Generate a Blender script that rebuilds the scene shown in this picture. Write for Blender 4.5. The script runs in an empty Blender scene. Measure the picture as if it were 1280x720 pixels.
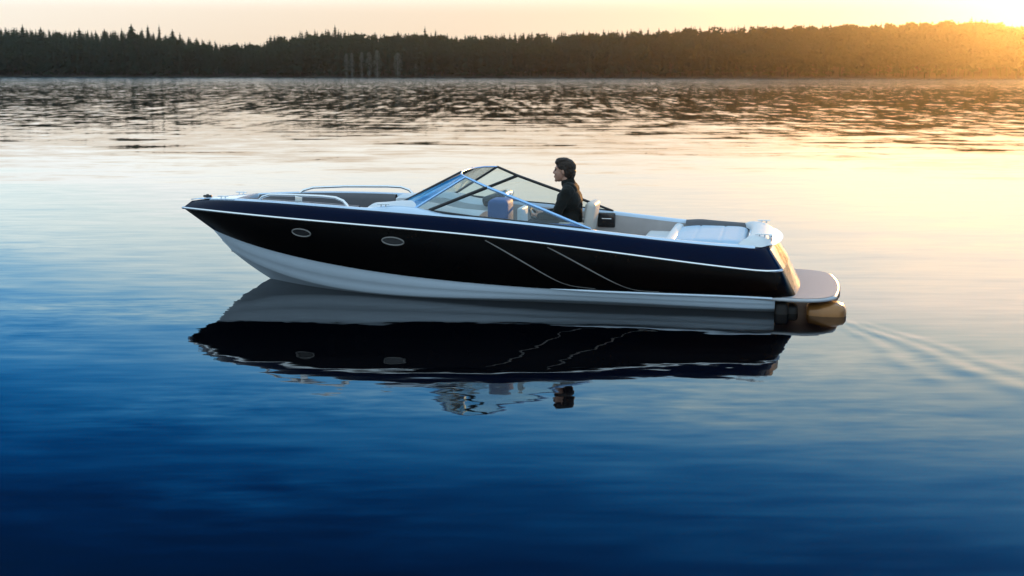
import bpy, math, random
import numpy as np
from mathutils import Vector, Matrix

random.seed(7); RNG = np.random.default_rng(11)
R = math.radians
scene = bpy.context.scene
COL = scene.collection

# ---------------------------------------------------------------- camera
cam_d = bpy.data.cameras.new('camera'); cam = bpy.data.objects.new('camera', cam_d)
COL.objects.link(cam); scene.camera = cam
cam_d.sensor_width = 36; cam_d.lens = 36 * 1500 / 1280
cam_d.dof.use_dof = True; cam_d.dof.focus_distance = 15.2; cam_d.dof.aperture_fstop = 2.2
cam_d.clip_start = .1; cam_d.clip_end = 6000
PITCH = math.atan(270 / 1500)
cam.matrix_world = (Matrix.Translation((0, 0, 2.8)) @ Matrix.Rotation(math.pi/2 - PITCH, 4, 'X')
                    @ Matrix.Rotation(R(.10), 4, 'Z'))

# ---------------------------------------------------------------- sky and sun
SUN_EL, SUN_AZ = 4.2, 23.8            # azimuth measured from +Y towards +X
world = bpy.data.worlds.new('World'); scene.world = world; world.use_nodes = True
nt = world.node_tree; N = nt.nodes; N.clear()
def lk(a, b, t=None): (t or nt).links.new(a, b)
wo = N.new('ShaderNodeOutputWorld'); bg = N.new('ShaderNodeBackground')
sky = N.new('ShaderNodeTexSky'); sky.sky_type = 'NISHITA'; sky.sun_disc = False
sky.sun_elevation = R(SUN_EL); sky.sun_rotation = R(SUN_AZ)
sky.air_density = 1.0; sky.dust_density = 1.6; sky.ozone_density = 2.0
SKY_STRENGTH = .15
bg.inputs['Strength'].default_value = SKY_STRENGTH
# the air of this evening: cream near the horizon, deep clear blue higher up ahead of the camera
tc = N.new('ShaderNodeTexCoord'); sep = N.new('ShaderNodeSeparateXYZ'); lk(tc.outputs['Generated'], sep.inputs[0])
dot = N.new('ShaderNodeVectorMath'); dot.operation = 'DOT_PRODUCT'; lk(tc.outputs['Generated'], dot.inputs[0])
dot.inputs[1].default_value = (math.sin(R(SUN_AZ)), math.cos(R(SUN_AZ)), 0)
md = N.new('ShaderNodeMath'); md.operation = 'MULTIPLY_ADD'; lk(dot.outputs['Value'], md.inputs[0])
md.inputs[1].default_value = -.40; md.inputs[2].default_value = .326
ad = N.new('ShaderNodeMath'); ad.operation = 'ADD'; lk(sep.outputs['Z'], ad.inputs[0]); lk(md.outputs[0], ad.inputs[1])
mr = N.new('ShaderNodeMapRange'); lk(ad.outputs[0], mr.inputs['Value'])
mr.inputs['From Min'].default_value = 0; mr.inputs['From Max'].default_value = .6
ramp = N.new('ShaderNodeValToRGB'); lk(mr.outputs[0], ramp.inputs[0])
ramp.color_ramp.interpolation = 'B_SPLINE'
E_ = ramp.color_ramp.elements
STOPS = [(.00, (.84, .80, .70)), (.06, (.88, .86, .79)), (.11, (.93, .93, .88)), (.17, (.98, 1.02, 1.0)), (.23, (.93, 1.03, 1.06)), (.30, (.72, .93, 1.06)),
         (.37, (.30, .69, 1.03)), (.45, (.035, .40, .95)), (.54, (.001, .17, .60)), (.63, (.0005, .055, .26)), (.73, (.001, .045, .19)), (.80, (.01, .06, .18)), (.90, (.28, .50, .70)), (1.0, (.55, .72, .84))]  # last stops: made-up brightness overhead and behind the camera, added to light the boat
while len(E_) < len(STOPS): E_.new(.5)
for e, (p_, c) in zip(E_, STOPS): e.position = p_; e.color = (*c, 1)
# blend of the physical sky with that tint
mul = N.new('ShaderNodeMixRGB'); mul.blend_type = 'MULTIPLY'; mul.inputs[0].default_value = 0.0
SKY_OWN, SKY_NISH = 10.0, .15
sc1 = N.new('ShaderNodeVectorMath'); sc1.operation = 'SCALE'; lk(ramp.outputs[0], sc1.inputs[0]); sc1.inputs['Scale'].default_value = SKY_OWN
sc2 = N.new('ShaderNodeVectorMath'); sc2.operation = 'SCALE'; lk(sky.outputs[0], sc2.inputs[0]); sc2.inputs['Scale'].default_value = SKY_NISH
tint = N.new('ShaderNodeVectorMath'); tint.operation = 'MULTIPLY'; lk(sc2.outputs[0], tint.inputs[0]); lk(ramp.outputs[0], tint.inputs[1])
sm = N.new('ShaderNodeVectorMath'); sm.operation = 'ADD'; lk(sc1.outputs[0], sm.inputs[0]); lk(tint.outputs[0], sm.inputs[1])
lowm = N.new('ShaderNodeMapRange'); lowm.interpolation_type = 'SMOOTHSTEP'; lk(sep.outputs['Z'], lowm.inputs[0])
for i_, v_ in enumerate((.045, .078, 0., 1.)): lowm.inputs[i_+1].default_value = v_
lowt = N.new('ShaderNodeMixRGB'); lk(lowm.outputs[0], lowt.inputs[0]); lowt.inputs[1].default_value = (.67, .595, .53, 1); lowt.inputs[2].default_value = (1, 1, 1, 1)
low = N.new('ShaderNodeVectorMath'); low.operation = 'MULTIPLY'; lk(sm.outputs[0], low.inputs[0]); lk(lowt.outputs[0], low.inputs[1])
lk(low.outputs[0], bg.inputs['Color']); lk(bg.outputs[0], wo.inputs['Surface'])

sd = bpy.data.lights.new('sun', 'SUN'); sun = bpy.data.objects.new('sun', sd); COL.objects.link(sun)
sd.energy = 4.6; sd.angle = R(.53); sd.color = (1.0, .47, .11)
sdir = Vector((math.sin(R(SUN_AZ))*math.cos(R(SUN_EL)), math.cos(R(SUN_AZ))*math.cos(R(SUN_EL)), math.sin(R(SUN_EL))))
sun.rotation_euler = sdir.to_track_quat('Z', 'Y').to_euler()
vs = scene.view_settings; vs.view_transform = 'Standard'; vs.look = 'None'; vs.gamma = 1; vs.exposure = 0.0
vs.use_curve_mapping = False
scene.cycles.use_denoising = True
scene.cycles.max_bounces = 10; scene.cycles.transparent_max_bounces = 12
scene.cycles.volume_bounces = 0
scene.cycles.sample_clamp_indirect = 6; scene.cycles.sample_clamp_direct = 0

# ---------------------------------------------------------------- helpers
def mesh_obj(name, V, F, mat=None, parent=None, smooth=True, mats=None, fm=None):
    me = bpy.data.meshes.new(name)
    me.from_pydata([tuple(map(float, v)) for v in V], [], [tuple(int(i) for i in f) for f in F])
    if mat: me.materials.append(mat)
    if mats:
        for m in mats: me.materials.append(m)
    if fm is not None: me.polygons.foreach_set('material_index', fm)
    if smooth: me.polygons.foreach_set('use_smooth', [True]*len(me.polygons))
    me.update()
    o = bpy.data.objects.new(name, me); COL.objects.link(o)
    if parent: o.parent = parent
    return o

class MB:
    """collects shapes into one mesh"""
    def __init__(s): s.V = []; s.F = []; s.sm = []
    def add(s, V, F, smooth=True):
        o = len(s.V); s.V += [tuple(v) for v in V]; s.F += [tuple(i+o for i in f) for f in F]; s.sm += [smooth]*len(F); return s
    def grid(s, rows, flip=False, closed=False, smooth=True):
        n = len(rows[0]); V = [p for r in rows for p in r]; F = []
        for i in range(len(rows)-1):
            for j in range(n if closed else n-1):
                a, b = i*n+j, i*n+(j+1) % n
                f = (a, b, b+n, a+n)
                F.append(f[::-1] if flip else f)
        return s.add(V, F, smooth)
    def tube(s, pts, r, n=10, closed=False, caps=True, flat=1.0):
        P = [Vector(p) for p in pts]; rr = r if hasattr(r, '__len__') else [r]*len(P)
        rows = []; up = Vector((0, 0, 1)); prev = None
        for i, p in enumerate(P):
            if closed: t = P[(i+1) % len(P)] - P[i-1]
            else: t = P[min(i+1, len(P)-1)] - P[max(i-1, 0)]
            t.normalize()
            a = t.cross(up)
            if a.length < .2: a = t.cross(Vector((0, 1, 0)))
            a.normalize()
            if prev is not None and a.dot(prev) < 0: a = -a
            prev = a; b = t.cross(a)
            rows.append([p + (a*math.cos(q) + b*math.sin(q)*flat)*rr[i] for q in [2*math.pi*k/n for k in range(n)]])
        if closed: rows.append(rows[0])
        s.grid(rows, closed=True)
        if caps and not closed:
            s.add(rows[0], [tuple(range(n))[::-1]]); s.add(rows[-1], [tuple(range(n))])
        return s
    def box(s, c, d, bev=.0, rot=None):
        cx, cy, cz = c; hx, hy, hz = d[0]/2, d[1]/2, d[2]/2
        M = rot or Matrix.Identity(3)
        if bev <= 0:
            V = [(x, y, z) for x in (-hx, hx) for y in (-hy, hy) for z in (-hz, hz)]
            F = [(0,1,3,2),(4,6,7,5),(0,4,5,1),(2,3,7,6),(0,2,6,4),(1,5,7,3)]
            return s.add([M @ Vector(v) + Vector(c) for v in V], F, False)
        # superellipsoid-free rounded box: rounded rectangle sections lofted with rounded profile
        b = min(bev, hx*.98, hy*.98, hz*.98); rows = []
        prof = [(b*(1-math.sin(a)), b*(1-math.cos(a))) for a in [math.pi/2*k/4 for k in range(5)]][::-1]
        lev = [(ins, -hz+h) for ins, h in [(p[0], p[1]) for p in prof[::-1]]]
        lev = [(b*(1-math.sin(a)), -hz + b*(1-math.cos(a))) for a in [math.pi/2*k/4 for k in range(5)]]
        lev += [(i, -z) for i, z in lev[::-1]]
        for ins, z in lev:
            r = []
            for qx, qy, a0 in ((1,1,0),(-1,1,90),(-1,-1,180),(1,-1,270)):
                for k in range(5):
                    a = R(a0 + 90*k/4); bb = max(b-ins, 0.0)
                    r.append(M @ Vector((qx*(hx-b)+bb*math.cos(a), qy*(hy-b)+bb*math.sin(a), z)) + Vector(c))
            rows.append(r)
        s.grid(rows, closed=True)
        s.add(rows[0], [tuple(range(20))[::-1]]); s.add(rows[-1], [tuple(range(20))])
        return s
    def sph(s, c, r, nu=14, nv=9):
        rx, ry, rz = r if hasattr(r, '__len__') else (r, r, r)
        V = [(c[0], c[1], c[2]-rz)]; F = []
        for i in range(1, nv):
            a = -math.pi/2 + math.pi*i/nv
            for j in range(nu):
                q = 2*math.pi*j/nu
                V.append((c[0]+rx*math.cos(a)*math.cos(q), c[1]+ry*math.cos(a)*math.sin(q), c[2]+rz*math.sin(a)))
        V.append((c[0], c[1], c[2]+rz)); top = len(V)-1
        for j in range(nu):
            F.append((0, 1+(j+1) % nu, 1+j))
            F.append((top, 1+(nv-2)*nu+j, 1+(nv-2)*nu+(j+1) % nu))
            for i in range(nv-2):
                a = 1+i*nu+j; b = 1+i*nu+(j+1) % nu
                F.append((a, b, b+nu, a+nu))
        return s.add(V, F)
    def capsule(s, a, b, ra, rb):
        a = Vector(a); b = Vector(b); k = 7
        P = []; Rr = []
        d = (b-a).normalized()
        for q in range(k): t = math.pi/2*(1-q/(k-1)) ; P.append(a-d*ra*math.sin(t)); Rr.append(max(ra*math.cos(t), .0008))
        for q in range(k): t = math.pi/2*(q/(k-1)); P.append(b+d*rb*math.sin(t)); Rr.append(max(rb*math.cos(t), .0008))
        return s.tube(P, Rr, n=14)
    def build(s, name, mat, parent=None):
        o = mesh_obj(name, s.V, s.F, mat, parent, smooth=False)
        o.data.polygons.foreach_set('use_smooth', s.sm); o.data.update()
        return o

def tag(o, label=None, cat=None, group=None, kind=None):
    if label: o['label'] = label
    if cat: o['category'] = cat
    if group: o['group'] = group
    if kind: o['kind'] = kind
    return o
def empty(name, loc, rz=0):
    o = bpy.data.objects.new(name, None); COL.objects.link(o); o.location = loc; o.rotation_euler = (0, 0, rz)
    o.empty_display_size = .3
    return o

def pmat(name, col, rough=.5, metal=0., coat=0., noise=0., nscale=20., bump=0., **kw):
    m = bpy.data.materials.new(name); m.use_nodes = True; t = m.node_tree
    b = t.nodes['Principled BSDF']
    b.inputs['Base Color'].default_value = (*col, 1); b.inputs['Roughness'].default_value = rough
    b.inputs['Metallic'].default_value = metal; b.inputs['Coat Weight'].default_value = coat
    b.inputs['Coat Roughness'].default_value = .03
    for k, v in kw.items(): b.inputs[k.replace('_', ' ')].default_value = v
    if noise or bump:
        c = t.nodes.new('ShaderNodeTexCoord'); n = t.nodes.new('ShaderNodeTexNoise')
        n.inputs['Scale'].default_value = nscale; n.inputs['Detail'].default_value = 4
        t.links.new(c.outputs['Object'], n.inputs['Vector'])
        if noise:
            mx = t.nodes.new('ShaderNodeMixRGB'); t.links.new(n.outputs['Fac'], mx.inputs[0])
            mx.inputs[1].default_value = (*[max(0, x*(1-noise)) for x in col], 1)
            mx.inputs[2].default_value = (*[min(1, x*(1+noise)) for x in col], 1)
            t.links.new(mx.outputs[0], b.inputs['Base Color'])
        if bump:
            bp = t.nodes.new('ShaderNodeBump'); bp.inputs['Strength'].default_value = bump; bp.inputs['Distance'].default_value = .01
            t.links.new(n.outputs['Fac'], bp.inputs['Height']); t.links.new(bp.outputs[0], b.inputs['Normal'])
    return m

M = {}
M['black'] = pmat('black_gelcoat', (.0016, .0016, .002), .14, noise=.3, nscale=3, Specular_IOR_Level=.06)
M['navy'] = pmat('navy_gelcoat', (.0004, .0048, .023), .12, noise=.2, nscale=3, Specular_IOR_Level=.05)
M['stripe'] = pmat('pinstripe_grey', (.19, .18, .17), .4, noise=.1, nscale=8)
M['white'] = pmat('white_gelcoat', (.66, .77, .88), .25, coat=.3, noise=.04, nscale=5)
M['liner'] = pmat('grey_liner', (.30, .27, .26), .45, noise=.12, nscale=9, bump=.15)
M['sole'] = pmat('cockpit_sole', (.22, .20, .18), .7, noise=.15, nscale=30, bump=.3)
M['vinyl'] = pmat('pale_vinyl', (.62, .64, .66), .42, noise=.06, nscale=12, bump=.2)
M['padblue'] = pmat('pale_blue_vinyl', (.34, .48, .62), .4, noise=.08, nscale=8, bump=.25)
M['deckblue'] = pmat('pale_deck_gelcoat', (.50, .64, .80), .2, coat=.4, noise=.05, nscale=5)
M['cream'] = pmat('cream_vinyl', (.55, .51, .46), .45, noise=.06, nscale=12, bump=.2)
M['blue'] = pmat('blue_vinyl', (.006, .075, .26), .6, noise=.12, nscale=12, bump=.2)
M['dgrey'] = pmat('charcoal_vinyl', (.075, .075, .085), .5, noise=.15, nscale=14, bump=.3)
M['chrome'] = pmat('polished_steel', (.78, .79, .80), .12, metal=1, noise=.05, nscale=30)
M['bluealu'] = pmat('blue_anodised_frame', (.34, .56, .86), .25, metal=.8, noise=.1, nscale=20)
M['blackalu'] = pmat('black_frame', (.012, .012, .013), .35, noise=.2, nscale=20)
M['rubber'] = pmat('black_rubber', (.012, .012, .012), .6, noise=.2, nscale=40)
M['deckpad'] = pmat('platform_deck', (.27, .28, .31), .6, noise=.15, nscale=40, bump=.3)
M['platgrey'] = pmat('platform_edge_grey', (.42, .43, .45), .35, noise=.1, nscale=8)
M['bronze'] = pmat('bronze_drive', (.30, .125, .03), .3, metal=.25, coat=.3, noise=.25, nscale=9)
M['skin'] = pmat('skin', (.42, .22, .15), .5, noise=.1, nscale=40, Subsurface_Weight=.1)
M['hair'] = pmat('dark_brown_hair', (.022, .012, .007), .5, noise=.5, nscale=120, bump=.6, Specular_IOR_Level=.25, Sheen_Weight=.05)
M['jacket'] = pmat('dark_jacket', (.009, .010, .009), .8, noise=.4, nscale=50, bump=.5, Specular_IOR_Level=.15, Sheen_Weight=.08)
M['trouser'] = pmat('dark_trousers', (.02, .022, .03), .8, noise=.3, nscale=60, bump=.4)
M['eye'] = pmat('eye', (.03, .02, .015), .15, noise=.2, nscale=100)
M['gold'] = pmat('stern_pearl', (.36, .31, .26), .22, coat=.6, metal=.35, noise=.35, nscale=7, bump=.9)
M['screen'] = pmat('dark_instrument', (.01, .01, .012), .2, coat=.5, noise=.2, nscale=8)

def glass_mat():
    m = bpy.data.materials.new('tinted_glass'); m.use_nodes = True; t = m.node_tree; t.nodes.clear()
    o = t.nodes.new('ShaderNodeOutputMaterial'); tr = t.nodes.new('ShaderNodeBsdfTransparent'); g = t.nodes.new('ShaderNodeBsdfGlossy')
    tr.inputs[0].default_value = (.86, .92, .93, 1); g.inputs['Roughness'].default_value = .02
    f = t.nodes.new('ShaderNodeFresnel'); f.inputs[0].default_value = 1.5
    n = t.nodes.new('ShaderNodeTexNoise'); n.inputs['Scale'].default_value = 6
    c = t.nodes.new('ShaderNodeMath'); c.operation = 'MULTIPLY_ADD'; c.inputs[1].default_value = .0; 
    t.links.new(n.outputs[0], c.inputs[0]); h_ = t.nodes.new('ShaderNodeMath'); h_.operation = 'MINIMUM'; h_.inputs[1].default_value = .45; t.links.new(f.outputs[0], h_.inputs[0]); t.links.new(h_.outputs[0], c.inputs[2])
    mx = t.nodes.new('ShaderNodeMixShader'); t.links.new(c.outputs[0], mx.inputs[0])
    t.links.new(tr.outputs[0], mx.inputs[1]); t.links.new(g.outputs[0], mx.inputs[2]); t.links.new(mx.outputs[0], o.inputs[0])
    return m
M['glass'] = glass_mat()

# ---------------------------------------------------------------- water
def water_material():
    m = bpy.data.materials.new('lake_water'); m.use_nodes = True; t = m.node_tree; b = t.nodes['Principled BSDF']
    L = lambda a, c: t.links.new(a, c)
    b.inputs['Base Color'].default_value = (.00003, .0004, .0014, 1)
    b.inputs['Roughness'].default_value = .02; b.inputs['IOR'].default_value = 1.333
    geo = t.nodes.new('ShaderNodeNewGeometry'); sp = t.nodes.new('ShaderNodeSeparateXYZ'); L(geo.outputs['Position'], sp.inputs[0])
    def noise(sx, sy, detail=2, off=0., rot=0., rough=.5):
        mp = t.nodes.new('ShaderNodeMapping'); mp.inputs['Scale'].default_value = (sx, sy, 1); mp.inputs['Location'].default_value = (off, off*.7, off)
        mp.inputs['Rotation'].default_value = (0, 0, R(rot))
        L(geo.outputs['Position'], mp.inputs[0])
        n = t.nodes.new('ShaderNodeTexNoise'); n.inputs['Scale'].default_value = 1; n.inputs['Detail'].default_value = detail
        n.inputs['Roughness'].default_value = rough
        L(mp.outputs[0], n.inputs['Vector'])
        s = t.nodes.new('ShaderNodeVectorMath'); s.operation = 'SUBTRACT'; L(n.outputs['Color'], s.inputs[0]); s.inputs[1].default_value = (.5, .5, .5)
        return s.outputs[0], n.outputs['Fac']
    def scale(v, k):
        s = t.nodes.new('ShaderNodeVectorMath'); s.operation = 'MULTIPLY'; L(v, s.inputs[0])
        if isinstance(k, tuple): s.inputs[1].default_value = k
        else: L(k, s.inputs[1])
        return s.outputs[0]
    def add(a, c):
        s = t.nodes.new('ShaderNodeVectorMath'); s.operation = 'ADD'; L(a, s.inputs[0]); L(c, s.inputs[1]); return s.outputs[0]
    def rng(v, a, c, lo, hi):
        r = t.nodes.new('ShaderNodeMapRange'); r.interpolation_type = 'SMOOTHSTEP'; L(v, r.inputs[0])
        for i, x in enumerate((a, c, lo, hi)): r.inputs[i+1].default_value = x
        return r.outputs[0]
    y = sp.outputs['Y']
    # close to the boat: slow glassy swell plus faint ripples; (x slope, y slope)
    tot = scale(noise(.16, .55, 2, 7.3, 8)[0], (.024, .032, 0))
    tot = add(tot, scale(noise(.8, 2.6, 2, 17., -6)[0], (.014, .030, 0)))
    tot = add(tot, scale(noise(1.3, 8., 2, 23., 3)[0], (.008, .024, 0)))
    # patches of ripples
    patch = rng(noise(.25, .35, 1, 31.)[1], .45, .65, 0., 1.)
    tot = add(tot, scale(scale(noise(2.2, 7., 2, 41., 4)[0], (.010, .030, 0)), patch))
    tot = add(tot, scale(scale(noise(5., 13., 2, 91., 9)[0], (.010, .016, 0)), patch))
    # breeze further out
    far = rng(y, 30., 110., 0., 1.)
    tot = add(tot, scale(scale(noise(.12, .16, 2, 51., 5)[0], (.006, .016, 0)), far))
    tot = add(tot, scale(scale(noise(1.2, .13, 3, 61., 3, .6)[0], (.08, .075, 0)), far))
    tot = add(tot, scale(scale(noise(1.6, .7, 2, 101., 7)[0], (.16, .012, 0)), rng(y, 35., 80., 0., 1.)))
    # long low crests further out, seen as thin dark lines
    cr = rng(noise(.22, .40, 2, 131., 5)[1], .53, .68, 0., 1.)
    band = t.nodes.new('ShaderNodeMath'); band.operation = 'MULTIPLY'; L(rng(y, 26., 48., 0., 1.), band.inputs[0]); L(rng(y, 110., 220., 1., 0.), band.inputs[1])
    b2 = t.nodes.new('ShaderNodeMath'); b2.operation = 'MULTIPLY'; L(band.outputs[0], b2.inputs[0]); L(cr, b2.inputs[1])
    cs = t.nodes.new('ShaderNodeCombineXYZ'); m3 = t.nodes.new('ShaderNodeMath'); m3.operation = 'MULTIPLY'; m3.inputs[1].default_value = -.016; L(b2.outputs[0], m3.inputs[0]); L(m3.outputs[0], cs.inputs[1])
    tot = add(tot, cs.outputs[0])
    far2 = rng(y, 90., 400., 0., 1.)
    tot = add(tot, scale(scale(noise(.16, .018, 3, 71., -4, .6)[0], (.03, .06, 0)), far2))
    tot = add(tot, scale(scale(noise(1.1, .6, 2, 81., 12, .6)[0], (.14, .20, 0)), rng(y, 50., 300., 0., 1.)))
    L(rng(y, 60., 500., .015, .12), b.inputs['Roughness'])
    neg = scale(tot, (-1., -1., 0.))
    nn = add(neg, geo.outputs['Normal'])
    nm = t.nodes.new('ShaderNodeVectorMath'); nm.operation = 'NORMALIZE'; L(nn, nm.inputs[0]); L(nm.outputs[0], b.inputs['Normal'])
    return m

def spaced(lo, hi, dense, growth, a, c):
    """1-D coordinates: dense between a and c, growing outwards to lo and hi"""
    mid = list(np.arange(a, c, dense)) + [c]
    out = mid[:]; st = dense
    while out[-1] < hi: st *= growth; out.append(out[-1]+st)
    out[-1] = hi; st = dense
    while out[0] > lo: st *= growth; out.insert(0, out[0]-st)
    out[0] = lo
    return np.array(out)
xs = spaced(-1500, 1500, .05, 1.05, 2.4, 7.5); ys = spaced(-250, 700, .045, 1.05, 8.2, 14.6)
X, Y = np.meshgrid(xs, ys); Z = np.zeros_like(X)
def wake_ridge(p0, p1, amp, w0, w1, spread=0.):
    global Z
    amp *= .36; w0 *= 1.2; w1 *= 1.35
    p0 = np.array(p0); p1 = np.array(p1); d = p1-p0; L = np.hypot(*d); d = d/L
    nx, ny = -d[1], d[0]
    s = ((X-p0[0])*d[0] + (Y-p0[1])*d[1])/L
    q = (X-p0[0])*nx + (Y-p0[1])*ny + .03*np.sin(s*9) + .12*s*s*spread
    w = w0 + (w1-w0)*np.clip(s, 0, 1.6)
    env = np.clip(s/.12, 0, 1)*np.clip((1.55-s)/.5, 0, 1)
    env = env*(.75+.25*np.sin(s*23+q*3))
    Z += amp*env*np.exp(-(q/w)**2)*np.cos(q/w*1.7)
wake_ridge((3.72, 13.5), (3.86, 11.2), .008, .05, .14)
wake_ridge((3.80, 13.6), (4.45, 10.9), .013, .06, .18)
wake_ridge((3.95, 13.5), (4.80, 11.1), .008, .07, .16)
Vw = np.stack([X.ravel(), Y.ravel(), Z.ravel()], 1)
ny_, nx_ = X.shape
idx = np.arange(nx_*ny_).reshape(ny_, nx_)
Fw = np.stack([idx[:-1, :-1].ravel(), idx[:-1, 1:].ravel(), idx[1:, 1:].ravel(), idx[1:, :-1].ravel()], 1)
def np_mesh(name, V, F, mat, parent=None, smooth=True):
    me = bpy.data.meshes.new(name); k = F.shape[1]
    me.vertices.add(len(V)); me.vertices.foreach_set('co', np.asarray(V, dtype=np.float32).ravel())
    me.loops.add(F.size); me.loops.foreach_set('vertex_index', F.ravel().astype(np.int32))
    me.polygons.add(len(F)); me.polygons.foreach_set('loop_start', (np.arange(len(F))*k).astype(np.int32))
    me.materials.append(mat)
    me.update(calc_edges=True)
    me.polygons.foreach_set('use_smooth', np.full(len(F), smooth))
    me.validate(); me.update()
    o = bpy.data.objects.new(name, me); COL.objects.link(o)
    if parent: o.parent = parent
    return o
tag(np_mesh('water', Vw, Fw, water_material()), kind='structure')

# ---------------------------------------------------------------- far shore, hill and forest
SKY_PX = [(-200, 42), (0, 37), (40, 38), (100, 41), (180, 40), (215, 45), (260, 50), (290, 55), (330, 54), (345, 46), (400, 38), (450, 40),
          (500, 43), (540, 42), (570, 45), (640, 43), (700, 40), (760, 39), (800, 38), (850, 35), (900, 33), (960, 32), (1020, 31),
          (1100, 29), (1150, 26), (1200, 23), (1230, 25), (1245, 32), (1290, 31), (1500, 36)]
_px = np.array([a for a, _ in SKY_PX]); _py = np.array([b_ for _, b_ in SKY_PX])
def canopy(x, y=690.):
    return np.interp(640 + 1500*x/y, _px, (90-_py)*y/1500 + 2.8)
def shore_y(x): return 640 - 12*np.sin(x/190.+.6) - .045*x + 3*np.sin(x/31.)
def ground_z(x, y):
    t = np.clip((y-shore_y(x))/75., -.3, 1.)
    tt = np.clip(t, 0, 1); tt = tt*tt*(3-2*tt)
    hill = np.maximum(canopy(x) - 16.5, 1.2)
    return np.where(t < 0, t*6., .5*np.clip((y-shore_y(x))/3., 0, 1) + hill*tt) + .3*np.sin(x*.11)*tt
gx = np.linspace(-1500, 1500, 501); gy = np.concatenate([np.linspace(615, 790, 60), np.linspace(800, 1300, 12)])
GX, GY = np.meshgrid(gx, gy); GZ = ground_z(GX, GY)
i2 = np.arange(GX.size).reshape(GX.shape)
Fg = np.stack([i2[:-1, :-1].ravel(), i2[:-1, 1:].ravel(), i2[1:, 1:].ravel(), i2[1:, :-1].ravel()], 1)
M['soil'] = pmat('forest_floor', (.035, .032, .02), .9, noise=.4, nscale=.3, bump=.5)
tag(np_mesh('hill', np.stack([GX.ravel(), GY.ravel(), GZ.ravel()], 1), Fg, M['soil']), kind='structure')

def leaf_mat(name, c1, c2, sc=.12, tr=(.07, .11, .03)):
    m = bpy.data.materials.new(name); m.use_nodes = True; t = m.node_tree; b = t.nodes['Principled BSDF']
    g = t.nodes.new('ShaderNodeNewGeometry'); n = t.nodes.new('ShaderNodeTexNoise'); n.inputs['Scale'].default_value = sc; n.inputs['Detail'].default_value = 3
    t.links.new(g.outputs['Position'], n.inputs['Vector'])
    mx = t.nodes.new('ShaderNodeMixRGB'); t.links.new(n.outputs['Fac'], mx.inputs[0]); mx.inputs[1].default_value = (*c1, 1); mx.inputs[2].default_value = (*c2, 1)
    t.links.new(mx.outputs[0], b.inputs['Base Color']); b.inputs['Roughness'].default_value = .8; b.inputs['Specular IOR Level'].default_value = .05
    tl = t.nodes.new('ShaderNodeBsdfTranslucent'); tl.inputs[0].default_value = (*tr, 1)
    ms = t.nodes.new('ShaderNodeMixShader'); ms.inputs[0].default_value = .35
    t.links.new(b.outputs[0], ms.inputs[1]); t.links.new(tl.outputs[0], ms.inputs[2])
    t.links.new(ms.outputs[0], t.nodes['Material Output'].inputs['Surface'])
    return m
M['needle'] = leaf_mat('conifer_needles', (.002, .020, .016), (.009, .040, .024))
M['birch'] = leaf_mat('birch_leaves', (.09, .12, .11), (.17, .20, .18))
M['bark'] = pmat('bark', (.06, .045, .035), .9, noise=.4, nscale=3)
M['birchbark'] = pmat('pale_bark', (.16, .17, .16), .8, noise=.35, nscale=2)

def conifer(h, w, seed, whorls=15, arms=9):
    """needle branches as drooping triangular sprays round the stem: (V, F) with triangles"""
    r = np.random.default_rng(seed); V = []; F = []
    base = h*r.uniform(.08, .22)
    for k in range(whorls):
        f = k/(whorls-1); z = base + (h-base)*f**.92
        rad = w*(1-f)**.65*r.uniform(.7, 1.1) + .15
        n = max(4, int(arms*(1-.45*f)))
        a0 = r.uniform(0, 6.28)
        for j in range(n):
            a = a0 + 6.283*j/n + r.uniform(-.25, .25); L = rad*r.uniform(.6, 1.15)
            dr = L*r.uniform(.15, .5); wd = L*r.uniform(.28, .42) + .08
            ca, sa = math.cos(a), math.sin(a); o = len(V)
            up = h*.045
            V += [(0, 0, z+up), (ca*L*.6 - sa*wd, sa*L*.6 + ca*wd, z-dr*.5), (ca*L, sa*L, z-dr), (ca*L*.6 + sa*wd, sa*L*.6 - ca*wd, z-dr*.55), (0, 0, z-up*.6)]
            F += [(o, o+1, o+2), (o, o+2, o+3), (o+4, o+2, o+1), (o+4, o+3, o+2)]
    o = len(V)
    V += [(0, 0, h*1.03), (.18, 0, h*.93), (-.09, .16, h*.93), (-.09, -.16, h*.93)]; F += [(o, o+1, o+2), (o, o+2, o+3), (o, o+3, o+1)]
    return np.array(V), np.array(F)
def leafy(h, w, seed, n=230, low=.2):
    """broad crown: leaf clumps scattered over several uneven boughs"""
    r = np.random.default_rng(seed); V = []; F = []
    bo = [(r.uniform(-.5, .5)*w, r.uniform(-.5, .5)*w, h*r.uniform(low+.15, .86), w*r.uniform(.4, .62)) for _ in range(7)]
    bo.append((0, 0, h*.82, w*.5))
    for k in range(n):
        b = bo[r.integers(len(bo))]; d = r.normal(size=3); d /= np.linalg.norm(d); q = b[3]*r.uniform(.65, 1.08)
        c = np.array([b[0]+d[0]*q, b[1]+d[1]*q, b[2]+d[2]*q*.9])
        s = w*r.uniform(.12, .22)
        for _ in range(2):
            a = r.normal(size=3); a /= np.linalg.norm(a); e = np.cross(a, r.normal(size=3)); e /= np.linalg.norm(e)
            o = len(V); V += [c-a*s, c+e*s*.8, c+a*s, c-e*s*.7]; F += [(o, o+1, o+2), (o, o+2, o+3)]
    return np.array(V), np.array(F)
def stem(h, r0, n=5):
    V = []; F = []
    for z, rr in ((-1.0, r0*1.2), (h*.5, r0*.6), (h*.95, r0*.15)):
        for j in range(n): V.append((rr*math.cos(6.283*j/n), rr*math.sin(6.283*j/n), z))
    for i in range(2):
        for j in range(n):
            a, b = i*n+j, i*n+(j+1) % n; F += [(a, b, b+n), (a, b+n, a+n)]
    return np.array(V), np.array(F)
protoC = [conifer(1.*16, 3.1+.45*(i % 4), 100+i, whorls=13, arms=10) for i in range(9)]
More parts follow.
